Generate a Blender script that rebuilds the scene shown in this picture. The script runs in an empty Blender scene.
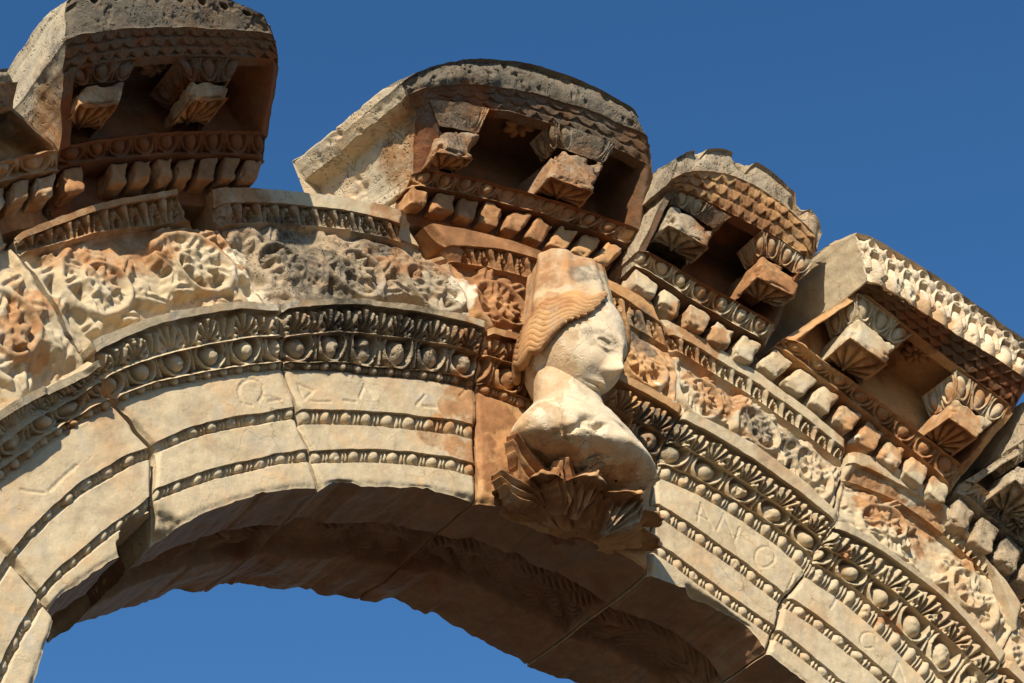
import bpy, math
import numpy as np
rad = math.radians
S = bpy.context.scene
COL = S.collection
rng = np.random.RandomState(7)

# ------------------------------------------------------------------ camera, world, sun
FPX, PITCH, YAW, ROLL = 2381.7, 0.681, 0.617, -0.025
CAM = np.array([-3.066, -4.101, -1.928])
def _rot():
    cx, sx = math.cos(PITCH), math.sin(PITCH); cz, sz = math.cos(YAW), math.sin(YAW); cr, sr = math.cos(ROLL), math.sin(ROLL)
    f = np.array([sz*cx, cz*cx, sx]); r = np.array([cz, -sz, 0]); u = np.cross(r, f)
    return cr*r+sr*u, -sr*r+cr*u, f
RR, UU, FF = _rot()
cam = bpy.data.cameras.new('camera'); cam_o = bpy.data.objects.new('camera', cam); COL.objects.link(cam_o)
from mathutils import Matrix, Vector
m = Matrix(((RR[0], UU[0], -FF[0], CAM[0]), (RR[1], UU[1], -FF[1], CAM[1]), (RR[2], UU[2], -FF[2], CAM[2]), (0, 0, 0, 1)))
cam_o.matrix_world = m
cam.sensor_width = 36; cam.lens = FPX/1024*36; cam.clip_start = .05; cam.clip_end = 5000
S.camera = cam_o
S.render.resolution_x, S.render.resolution_y = 1024, 683

SUN_LEFT, SUN_EL = 46, 29      # degrees to the left of the facade's normal, elevation
w = bpy.data.worlds.new('World'); S.world = w; w.use_nodes = True
nt = w.node_tree; bg = nt.nodes['Background']
sky = nt.nodes.new('ShaderNodeTexSky'); sky.sky_type = 'NISHITA'; sky.sun_disc = False
sdir = Vector((-math.sin(rad(SUN_LEFT))*math.cos(rad(SUN_EL)), -math.cos(rad(SUN_LEFT))*math.cos(rad(SUN_EL)), math.sin(rad(SUN_EL))))
sky.sun_elevation = rad(SUN_EL); sky.sun_rotation = math.atan2(sdir.x, sdir.y)
sky.air_density = 1.0; sky.dust_density = 0.0; sky.ozone_density = 3.0; sky.altitude = 800
hs = nt.nodes.new('ShaderNodeHueSaturation'); hs.inputs['Saturation'].default_value = 1.22     # deep polarised blue
nt.links.new(sky.outputs[0], hs.inputs['Color']); nt.links.new(hs.outputs[0], bg.inputs[0]); bg.inputs[1].default_value = 0.103
sun = bpy.data.lights.new('sun', 'SUN'); sun.energy = 5.0; sun.angle = rad(.53); sun.color = (1, .90, .74)
sun_o = bpy.data.objects.new('sun', sun); COL.objects.link(sun_o)
sun_o.rotation_euler = (-sdir).to_track_quat('-Z', 'Y').to_euler()
S.view_settings.view_transform = 'Standard'; S.view_settings.look = 'None'
S.view_settings.exposure = 0.50; S.view_settings.gamma = 1

# ------------------------------------------------------------------ helpers
def at(px, py, y):
    D = FF + (px-512)/FPX*RR - (py-341.5)/FPX*UU
    return CAM + D*((y-CAM[1])/D[1])

def _h(ix, iy, iz, seed):
    n = (ix*374761393 + iy*668265263 + iz*2147483647 + seed*974634777) & 0xffffffff
    n = ((n ^ (n >> 13))*1274126177) & 0xffffffff
    n = ((n ^ (n >> 16))*2246822519) & 0xffffffff
    return ((n ^ (n >> 15)) & 0xffffff)/float(0xffffff)*2-1
def noise(P, f, seed=0):
    """value noise in -1..1 on points (...,3)"""
    Q = np.asarray(P)*f + 100.5; I = np.floor(Q).astype(np.int64); F = Q-I; F = F*F*(3-2*F)
    out = 0
    for a in (0, 1):
        wx = F[..., 0] if a else 1-F[..., 0]
        for b in (0, 1):
            wy = F[..., 1] if b else 1-F[..., 1]
            for c in (0, 1):
                wz = F[..., 2] if c else 1-F[..., 2]
                out = out + wx*wy*wz*_h(I[..., 0]+a, I[..., 1]+b, I[..., 2]+c, seed)
    return out
def fbm(P, f, seed=0, oct=3):
    o = 0; a = 1.
    for k in range(oct): o = o + a*noise(P, f*2**k, seed+k*17); a *= .5
    return o/1.6
def warp(P, amp=1.0):
    """weathering: displaces by position only, so that faces which share an edge stay together"""
    d = np.stack([fbm(P, 9, 1+k, 3) for k in range(3)], -1)*.0055*amp
    d += np.stack([fbm(P, 45, 11+k, 2) for k in range(3)], -1)*.0017*amp
    return P + d
def sst(a, b, x):
    t = np.clip((x-a)/(b-a), 0, 1); return t*t*(3-2*t)

# stains with a shape of their own, set where they are on the stones: (point, radius, strength)
PATINA, CRUST, SCAR = [], [], []
def stain_masks(P):
    out = []
    wob = np.stack([fbm(P, 12, 31+k, 4) for k in range(3)], -1)*.06+np.stack([fbm(P, 70, 41+k, 2) for k in range(3)], -1)*.012
    for L, sd in ((PATINA, 5), (CRUST, 6), (SCAR, 7)):
        v = np.zeros(P.shape[:-1])
        Q = P+wob
        for c, r, s in L:
            d = np.sqrt(((Q-c)**2*np.array([1, .35, 1])).sum(-1))/r
            v = np.maximum(v, s*(1-sst(.88, 1.04, d)))
        out.append(v)
    return out

def make(name, grids, mat, parent=None, smooth=True, masks=True):
    """grids: list of (ny,nx,3) sheets -> ONE mesh object"""
    vs, fs, o = [], [], 0
    for G in grids:
        ny, nx = G.shape[:2]; vs.append(G.reshape(-1, 3))
        i = np.arange(ny*nx).reshape(ny, nx)+o
        fs.append(np.stack([i[:-1, :-1], i[:-1, 1:], i[1:, 1:], i[1:, :-1]], -1).reshape(-1, 4)); o += ny*nx
    V = np.concatenate(vs).astype(np.float32); F = np.concatenate(fs).astype(np.int32)
    return mesh(name, V, F, mat, parent, smooth, masks)
def mesh(name, V, F, mat, parent=None, smooth=True, masks=True):
    me = bpy.data.meshes.new(name); n = len(F); k = F.shape[1]
    me.vertices.add(len(V)); me.vertices.foreach_set('co', V.astype(np.float32).ravel())
    me.loops.add(n*k); me.loops.foreach_set('vertex_index', F.astype(np.int32).ravel())
    me.polygons.add(n); me.polygons.foreach_set('loop_start', np.arange(n, dtype=np.int32)*k)
    me.polygons.foreach_set('use_smooth', np.full(n, smooth)); me.update(calc_edges=True); me.validate()
    if masks:
        for nm, v in zip(('patina', 'crust', 'scar'), stain_masks(V.astype(float))):
            a = me.attributes.new(nm, 'FLOAT', 'POINT'); a.data.foreach_set('value', v.astype(np.float32))
    me.materials.append(mat)
    o = bpy.data.objects.new(name, me); COL.objects.link(o)
    if parent:
        o.parent = parent; o.matrix_parent_inverse = Matrix.Translation(-parent.location)
    return o
def thing(name, label, cat, loc, group=None):
    o = bpy.data.objects.new(name, None); COL.objects.link(o); o.location = Vector([float(v) for v in loc])
    o.empty_display_size = .1; o['label'] = label; o['category'] = cat
    if group: o['group'] = group
    return o
def normals(G):
    du = np.gradient(G, axis=1); dv = np.gradient(G, axis=0); n = np.cross(du, dv)
    n /= np.linalg.norm(n, axis=-1, keepdims=True)+1e-12
    return n
# ------------------------------------------------------------------ materials
def stone(name, base, dark, pat, bump=.28, pits=.14, crustc=(.085, .07, .05), patw=.25, crustw=.0):
    mt = bpy.data.materials.new(name); mt.use_nodes = True; t = mt.node_tree; N = t.nodes; L = t.links
    b = N['Principled BSDF']; b.inputs['Roughness'].default_value = .82; b.inputs['Specular IOR Level'].default_value = .25
    co = N.new('ShaderNodeNewGeometry').outputs['Position']
    def noi(s, d=6, r=.6, dist=0.):
        n = N.new('ShaderNodeTexNoise'); n.inputs['Scale'].default_value = s; n.inputs['Detail'].default_value = d
        n.inputs['Roughness'].default_value = r; n.inputs['Distortion'].default_value = dist; L.new(co, n.inputs['Vector']); return n.outputs['Fac']
    def ramp(i, a, c):
        n = N.new('ShaderNodeMapRange'); n.inputs['From Min'].default_value = a; n.inputs['From Max'].default_value = c; n.clamp = True
        L.new(i, n.inputs['Value']); return n.outputs[0]
    def mth(op, i, j):
        n = N.new('ShaderNodeMath'); n.operation = op; n.use_clamp = op in ('ADD', 'MAXIMUM')
        for k, v in enumerate((i, j)):
            if isinstance(v, (int, float)): n.inputs[k].default_value = v
            else: L.new(v, n.inputs[k])
        return n.outputs[0]
    def mix(f, a, c):
        n = N.new('ShaderNodeMix'); n.data_type = 'RGBA'; L.new(f, n.inputs['Factor'])
        for k, v in ((6, a), (7, c)):
            if isinstance(v, tuple): n.inputs[k].default_value = v+(1,)
            else: L.new(v, n.inputs[k])
        return n.outputs[2]
    def att(nm):
        n = N.new('ShaderNodeAttribute'); n.attribute_name = nm; return n.outputs['Fac']
    c = mix(ramp(noi(5, 8, .65), .3, .7), base, dark)
    c = mix(mth('MULTIPLY', ramp(noi(26, 8, .7), .42, .68), .55), c, tuple(v*.74 for v in dark))
    c = mix(mth('MULTIPLY', ramp(noi(190, 4, .7), .5, .75), .35), c, tuple(v*.55 for v in dark))
    c = mix(mth('MULTIPLY', ramp(noi(6.5, 9, .7, 1.2), .5, .64), .55), c, tuple(b_*k_ for b_, k_ in zip(base, (1.0, .78, .60))))
    c = mix(mth('MULTIPLY', ramp(noi(9.5, 9, .75, .8), .53, .66), .5), c, tuple(sum(base)/3*k_ for k_ in (.80, .76, .66)))
    # orange brown patina
    pm = mth('ADD', mth('MULTIPLY', ramp(noi(3.3, 9, .68, .6), .52, .66), patw), mth('MULTIPLY', att('patina'), mth('ADD', ramp(noi(21, 9, .7), .34, .58), .22)))
    patd = mix(ramp(noi(12, 6), .35, .65), pat, tuple(v*.62 for v in pat))
    c = mix(pm, c, patd)
    # white scars where the surface broke off
    c = mix(mth('MULTIPLY', att('scar'), ramp(noi(30, 5), .25, .5)), c, (.64, .54, .39))
    # grey lichen crust
    cf = mth('MULTIPLY', att('crust'), ramp(noi(34, 9, .75), .34, .56))
    cf = mth('ADD', cf, mth('MULTIPLY', ramp(noi(7, 9, .75), .56, .68), crustw))
    crc = mix(ramp(noi(120, 5, .7), .35, .7), crustc, tuple(min(1, v*2.6) for v in crustc))
    c = mix(cf, c, crc)
    # hairline veins
    v = N.new('ShaderNodeTexVoronoi'); v.feature = 'DISTANCE_TO_EDGE'; v.inputs['Scale'].default_value = 9
    wn = N.new('ShaderNodeTexNoise'); wn.inputs['Scale'].default_value = 9; wn.inputs['Detail'].default_value = 6; L.new(co, wn.inputs['Vector'])
    ma = N.new('ShaderNodeVectorMath'); ma.operation = 'MULTIPLY_ADD'; ma.inputs[1].default_value = (.16,)*3
    L.new(wn.outputs['Color'], ma.inputs[0]); L.new(co, ma.inputs[2]); L.new(ma.outputs[0], v.inputs['Vector'])
    crack = ramp(v.outputs['Distance'], .016, 0)
    crack = mth('MULTIPLY', crack, ramp(noi(4, 3), .47, .57))
    c = mix(mth('MULTIPLY', crack, .6), c, (.16, .10, .05))
    L.new(c, b.inputs['Base Color'])
    # bump: grain, tooling, pits
    vp = N.new('ShaderNodeTexVoronoi'); vp.inputs['Scale'].default_value = 75; L.new(ma.outputs[0], vp.inputs['Vector'])
    pit = mth('MULTIPLY', ramp(vp.outputs['Distance'], .38, .08), ramp(noi(14, 4), .45, .62))
    hgt = mth('ADD', mth('MULTIPLY', noi(60, 9, .72), .5), mth('MULTIPLY', noi(14, 5, .6), .5))
    bp = N.new('ShaderNodeBump'); bp.inputs['Strength'].default_value = bump; bp.inputs['Distance'].default_value = .02; L.new(hgt, bp.inputs['Height'])
    b2 = N.new('ShaderNodeBump'); b2.invert = True; b2.inputs['Strength'].default_value = pits; b2.inputs['Distance'].default_value = .012; L.new(pit, b2.inputs['Height']); L.new(bp.outputs[0], b2.inputs['Normal'])
    L.new(b2.outputs[0], b.inputs['Normal'])
    return mt
CREAM = stone('cream marble', (.56, .46, .305), (.47, .37, .23), (.44, .235, .105), patw=.5)
BROWN = stone('brown stained marble', (.56, .335, .155), (.44, .24, .10), (.36, .17, .07), patw=.6)
GREY = stone('grey lichen marble', (.46, .37, .25), (.33, .26, .17), (.36, .19, .09), bump=.6, pits=.8, crustw=.75, patw=.3)
PALE = stone('pale smooth marble', (.72, .60, .43), (.60, .48, .32), (.56, .36, .19), bump=.3, pits=.3, patw=.15)
ROUGH = stone('pocked tooled marble', (.56, .47, .33), (.47, .38, .25), (.36, .2, .09), bump=.45, pits=.9, crustw=.2, patw=.1)
BLACK = stone('black crusted marble', (.21, .175, .125), (.13, .107, .075), (.22, .14, .08), bump=.8, pits=.9, crustw=1., crustc=(.07, .06, .045), patw=.1)
SHADE_BROWN = stone('shade darkened brown marble', (.18, .10, .05), (.10, .055, .028), (.24, .09, .035), bump=.5, patw=.5)  # shade of the cornice undersides and recesses painted in as darker brown
UNDER = stone('shade darkened soffit marble', (.36, .215, .125), (.23, .135, .075), (.24, .09, .04), patw=.6)  # shade under the arch mixed into the soffit's base colour

# stains (pixel-found places on the stones, at each stone's own depth)
def P_(x, y, r, s=1, d=-.08): PATINA.append((at(x, y, d), r, s))
def C_(x, y, r, s=1, d=-.08): CRUST.append((at(x, y, d), r, s))
def W_(x, y, r, s=1, d=-.08): SCAR.append((at(x, y, d), r, s))
for a in ((462, 425, .07), (468, 395, .06), (458, 470, .05), (497, 450, .09), (500, 400, .1), (495, 290, .12), (520, 350, .1), (480, 350, .06), (530, 470, .10),
          (700, 345, .07), (712, 385, .09), (740, 400, .05), (690, 300, .08), (790, 345, .05), (965, 560, .05), (930, 520, .07), (850, 560, .03), (900, 610, .03), (640, 480, .05), (590, 500, .1), (540, 500, .08), (733, 535, .025), (762, 560, .02), (722, 575, .025), (748, 630, .03), (880, 500, .11), (905, 520, .08), (925, 545, .05),
          (215, 235, .06), (190, 215, .07), (240, 260, .04), (30, 300, .06), (20, 330, .08), (85, 420, .04)): P_(*a)
for a in ((552, 350, .05), (566, 362, .055), (560, 385, .06), (556, 412, .05), (585, 325, .05), (572, 340, .05)): P_(*a, .8, -.25)
for a in ((606, 345, .03), (604, 375, .04), (596, 390, .03)): C_(*a, .35, -.3)
for a in ((556, 290, .08), (550, 265, .07), (575, 300, .05), (545, 320, .06)): P_(*a, .75, -.2)
for a in ((430, 205, .16), (500, 215, .2), (570, 235, .16), (480, 150, .22), (540, 160, .2), (610, 180, .14), (680, 290, .12), (715, 300, .12), (735, 240, .16), (765, 270, .13), (890, 400, .14), (950, 430, .14), (900, 340, .1), (980, 400, .1),
          (60, 165, .16), (130, 165, .25), (200, 110, .3), (90, 120, .15)): P_(*a, 1, -.25)
for a in ((330, 275, .10), (300, 245, .09), (370, 230, .06), (420, 300, .0), (345, 320, .09), (420, 335, .07), (660, 430, .08), (640, 330, .08), (760, 430, .07), (800, 450, .05),
          (300, 405, .035), (315, 415, .02), (322, 455, .02), (320, 475, .03), (1000, 520, .14)): C_(*a)
for a in ((430, 110, .12), (480, 85, .14), (560, 90, .16), (630, 110, .14), (450, 130, .07), (580, 150, .06), (610, 250, .07), (690, 165, .12), (670, 225, .09), (700, 230, .06), (150, 15, .2), (50, 60, .16), (230, 20, .15), (920, 255, .10), (980, 300, .12), (1024, 345, .1)): C_(*a, .8, -.4)
for a in ((245, 280, .05), (262, 305, .05), (278, 335, .04), (240, 250, .03), (460, 290, .05), (668, 395, .04), (680, 470, .0), (840, 430, .03)): W_(*a)

# ------------------------------------------------------------------ carving (height 0..1 on a band; X metres along, T 0..1 up, H band height)
def dome(q): return np.sqrt(np.clip(1-q, 0, 1))
def per(X, P, ph=0): return ((X/P+ph) % 1-.5)*P
def beads(X, T, H, P, ph=0):
    z = (T-.5)*H; x = per(X, P, ph)
    h = dome((x/(.29*P))**2+(z/(.46*H))**2)
    x2 = np.abs(per(X, P, ph+.5))
    for c in (.085,):
        h = np.maximum(h, .85*dome(((x2-c*P)/(.045*P))**2+(z/(.44*H))**2))
    return h*(np.abs(T-.5) < .5)
def eggs(X, T, H, P, ph=0):
    z = (T-.52)*H; x = per(X, P, ph); x2 = np.abs(per(X, P, ph+.5))
    a = .265*P; b = .43*H; yy = z/b
    aw = a*(1+.12*np.clip(yy, -1, 1))
    q = (x/aw)**2+yy**2
    h = 1.0*dome(q*.98)
    rq = np.sqrt((x/(a*1.50))**2+((z-.14*H)/(b*1.42))**2)
    h = np.maximum(h, .85*dome(((rq-1)/.15)**2)*(T < .97))
    h = np.maximum(h, .75*dome((x2/(.05*P*(.5+1.1*T)))**2)*(T > .08))
    h = np.maximum(h, .7*sst(.93, .97, T)); h = np.maximum(h, .45*sst(.05, .0, T))
    return h
def palms(X, T, H, P, ph=0, n=9):
    z = T*H; out = np.zeros_like(X)
    for k, (off, sc, nn, curl) in enumerate(((0, .93, 7, .0), (.5, .86, 5, .6))):
        x = per(X, P, ph+off); dz = z+.10*H
        rho = np.hypot(x, dz); phi = np.arctan2(x, dz)
        phi2 = phi*(1+curl*(rho/H-.5))
        R = sc*H*1.08*(1-.20*np.abs(phi)**1.5)
        f = phi2/(1.25)*(nn/2.)
        lobe = np.abs(((f+.5) % 1)-.5)*2          # 0 in a lobe's middle
        wid = .52+.3*(rho/R)
        hh = dome((lobe/wid)**2)*sst(1.03, .90, rho/R)*(.45+.55*sst(.1, .7, rho/R))*(np.abs(phi2) < 1.3)*(np.abs(x) < .30*P if k == 0 else np.abs(x) < .25*P)
        out = np.maximum(out, hh)
    # little scrolls between the leaves
    for o in (.25, .75):
        x = per(X, P, ph+o); r = np.hypot(x, z-.16*H); out = np.maximum(out, .8*dome(((r-.11*H)/(.055*H))**2)); out = np.maximum(out, .7*dome((r/(.05*H))**2))
    out = np.maximum(out, .8*sst(.95, .985, T)); out = np.maximum(out, .6*sst(.05, .01, T))
    return out
def tongues(X, T, H, P, ph=0):
    x = per(X, P, ph); ax = np.abs(x); ax2 = np.abs(per(X, P, ph+.5))
    wid = P*(.10+.17*sst(.35, .9, T)-.10*sst(.9, 1., T))
    h = .95*dome((ax/wid)**2)*sst(.99, .93, T)
    w2 = P*(.09+.16*sst(.75, .15, T))
    ring = dome(((ax2-w2*.9)/(.06*P))**2)*.85*(T < .8)
    h = np.maximum(h, ring)
    h = np.maximum(h, .7*dome((ax2/(.05*P))**2)*sst(.35, .5, T)*(T < .97))
    h = np.maximum(h, .55*sst(.12, .04, T))
    return h
def scales(X, T, H, rows, P):
    v = T*rows; r = np.floor(v); fz = v-r
    xa = np.abs(per(X+(r % 2)*P*.5, P)/P)*2; xb = np.abs(per(X+((r+1) % 2)*P*.5, P)/P)*2
    edge = .62*xa**2.2
    ina = fz > edge
    ha = 1-.40*(fz-edge); hb = .60-.40*(fz+1-.62*xb**2.2)*.6
    h = np.where(ina, ha, np.clip(hb, .1, 1))
    gap = np.exp(-((fz-edge)/.07)**2)*(fz < edge+.1)
    mid = .10*np.exp(-(np.where(ina, xa, xb)/.12)**2)
    return np.clip(h-.55*gap-mid, 0, 1)
def shells(X, T, H, P, ph=0):
    x = per(X, P, ph)/P; x2 = per(X, P, ph+.5)/P
    h = 1.0*dome((x/.41)**2+((T-.30)/.30)**2)
    h = np.maximum(h, .75*dome(((np.sqrt((x/.45)**2+((T-.38)/.40)**2)-1)/.13)**2)*(T > .3))
    h = np.maximum(h, .8*dome((x2/.34)**2+((T-.80)/.13)**2))
    h = np.maximum(h, .7*dome(((np.sqrt((x/.30)**2+((T-.84)/.13)**2)-1)/.3)**2))
    return np.maximum(h, .7*sst(.95, .99, T))
def stroke(X, Z, pts, r0, r1):
    h = np.zeros_like(X); n = len(pts)-1
    for i in range(n):
        a, b = pts[i], pts[i+1]; d = b-a; L2 = d@d+1e-12
        t = np.clip(((X-a[0])*d[0]+(Z-a[1])*d[1])/L2, 0, 1)
        r = r0+(r1-r0)*(i+t)/n
        q = ((X-a[0]-t*d[0])**2+(Z-a[1]-t*d[1])**2)/r**2
        h = np.maximum(h, dome(q))
    return h
def petal(X, Z, c, ang, L, W, groove=True):
    ca, sa = math.cos(ang), math.sin(ang); x = (X-c[0])*ca+(Z-c[1])*sa; z = -(X-c[0])*sa+(Z-c[1])*ca
    t = x/L
    wd = W*np.sqrt(np.clip(t*(1.05-t)*4, 0, 1))*(1+.18*np.sin(t*19))+1e-6
    h = dome((z/wd)**2)*((t > 0) & (t < 1.05))*(.55+.45*t)
    if groove: h = h*(1-.45*np.exp(-(z/(.16*W))**2))
    return h
def scrollwork(X, Z, W, H, seed, density=1.):
    """rinceau: spiral stems, curling leaves and rosettes, no two alike"""
    r = np.random.RandomState(seed); h = np.zeros_like(X)
    n = max(1, int(round(W/(H*.95))))
    for k in range(n):
        c = np.array([W*(k+.5)/n-W/2+r.uniform(-.01, .01), H*(.5+r.uniform(-.04, .04))]); sg = 1 if (k+seed) % 2 else -1
        R = H*.40; a0 = r.uniform(0, 6.28)
        th = np.linspace(0, 4.3*math.pi/1.6, 22)
        pts = np.stack([c[0]+np.cos(a0+sg*th)*R*(1-.085*th), c[1]+np.sin(a0+sg*th)*R*(1-.085*th)], -1)
        h = np.maximum(h, .8*stroke(X, Z, pts, H*.062, H*.03))
        for i in range(1, 22, 2):
            ang = a0+sg*th[i]+sg*(1.05+r.uniform(-.4, .4)); L = H*r.uniform(.18, .32)
            h = np.maximum(h, r.uniform(.75, 1.)*petal(X, Z, pts[i], ang, L, H*.085))
            if i % 4 == 1: h = np.maximum(h, .8*petal(X, Z, pts[i], ang+sg*2.2, L*.75, H*.06))
        for i in range(7):
            h = np.maximum(h, 1.0*petal(X, Z, c, i*.9+a0, H*.16, H*.055, False))
        h = np.maximum(h, .9*dome(((X-c[0])**2+(Z-c[1])**2)/(H*.035)**2))
    G3 = np.stack([X+seed, Z, 0*X], -1); h = np.maximum(h, (.7 if seed == 4 else .35)*sst(.05, .45, fbm(G3, 16, seed, 3)))
    for k in range(int(15*density*W/.45)):
        c = np.array([r.uniform(-W/2, W/2), r.choice([r.uniform(.02, .25), r.uniform(.72, .95)])*H]); ang = r.uniform(0, 6.28)
        h = np.maximum(h, r.uniform(.45, .85)*petal(X, Z, c, ang, H*r.uniform(.18, .38), H*r.uniform(.05, .09)))
    for _ in range(1):      # soften: worn, rounded carving
        h = (h+np.roll(h, 1, 0)+np.roll(h, -1, 0))/3; h = (h+np.roll(h, 1, 1)+np.roll(h, -1, 1))/3
    return h

# ------------------------------------------------------------------ arch stones
DEP = .576                   # thickness of the arch, front to back
ROWY = dict(a0=0., b2a=0., b2b=-.010, b1a=-.012, b1b=-.024, a5=-.026, a6=-.045, a7=-.075, a8=-.112, a9=-.118, a10=-.045, a11=-.05, a12=-.072, a13=-.092, a14=-.096)
def polar(px, py, y):
    p = at(px, py, y); return math.atan2(p[0], p[2]), math.hypot(p[0], p[2])
class Row:
    """radius of one moulding line as a function of the angle, through traced points"""
    def __init__(s, pts, y):
        s.y = y; q = np.array([polar(a, b, y) for a, b in pts]); q = q[q[:, 0].argsort()]
        s.lo, s.hi = q[0, 0], q[-1, 0]; s.c = np.polyfit(q[:, 0], q[:, 1], min(2, len(q)-1) if len(q) > 1 else 0)
        s.slope = lambda t: 0
    def __call__(s, th):
        e = .06; t = np.clip(th, s.lo-e, s.hi+e); return np.polyval(s.c, t)
def joint(pts):
    q = np.array([polar(*p)[::-1] for p in pts]); q = q[q[:, 0].argsort()]
    return lambda r: np.interp(r, q[:, 0], q[:, 1])

def off(pts, dx, dy): return [(a+dx, b+dy) for a, b in pts]
STEP = .0028
def sheet(r0, r1, jl, jr, ny=None, gap=.0025, nx=None):
    """grid between two rows of one stone"""
    def ends(R):
        def solve(j, t0):
            t = t0
            for _ in range(12): t = j(float(R(t)))
            return t
        tl = solve(jl, jl(1.9)); tr = solve(jr, jr(1.9)); rm = float(R((tl+tr)/2)); return tl+gap/rm, tr-gap/rm
    e0, e1 = ends(r0), ends(r1)
    h = abs(float(r1((e1[0]+e1[1])/2)-r0((e0[0]+e0[1])/2))); h = math.hypot(h, r1.y-r0.y)
    if ny is None: ny = max(3, int(h/STEP)+1)
    s = np.linspace(0, 1, nx)
    A = []
    for R, e in ((r0, e0), (r1, e1)):
        th = e[0]+(e[1]-e[0])*s; r = R(th); A.append(np.stack([r*np.sin(th), np.full_like(r, R.y), r*np.cos(th)], -1))
    t = np.linspace(0, 1, ny)[:, None, None]
    return A[0][None]*(1-t)+A[1][None]*t, h

def carve(G, fn, amp, H, W, erode=.35, edge=.012, seed=0, er_f=7, base=0.):
    """push a band's sheet outward by a carving; worn away in noise patches"""
    ny, nx = G.shape[:2]; s = np.linspace(0, 1, nx)[None].repeat(ny, 0); t = np.linspace(0, 1, ny)[:, None].repeat(nx, 1)
    X = (s-.5)*W
    hgt = fn(X, t)
    N = normals(G)
    if (N[..., 1].mean()) > 0: N = -N
    hgt = hgt*(.88+.22*fbm(G, 11, 90+seed, 2)) if er_f == 5 else hgt*(.88+.22*fbm(G, 11, 90+seed, 2))-.22*sst(.25, .5, fbm(G, 38, 95+seed, 3))*hgt
    wear = sst(.75-erode, 1.05-erode, .5+.5*fbm(G, er_f, 70+seed, 3))
    mean = .42
    hgt = hgt*(1-wear)+(mean*.7+.25*hgt+.12*fbm(G, 40, 5, 2))*wear
    hgt = hgt-.08*np.clip(fbm(G, 60, 9+seed, 2), 0, 1)
    e = np.minimum(s*W, (1-s)*W); side = sst(0, edge, e)
    hgt = hgt*side+(1-side)*(.55+.12*fbm(G, 30, 3, 2))
    lip = sst(0, .035, t)*sst(1, .965, t); hgt = hgt*lip+base*(1-lip)
    return G+N*((hgt-base)*amp)[..., None]

def arc(cx, cy, r, a0, a1, n=12, sq=1.): return [(cx+r*math.cos(rad(a)), cy+r*sq*math.sin(rad(a))) for a in np.linspace(a0, a1, n)]
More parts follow.
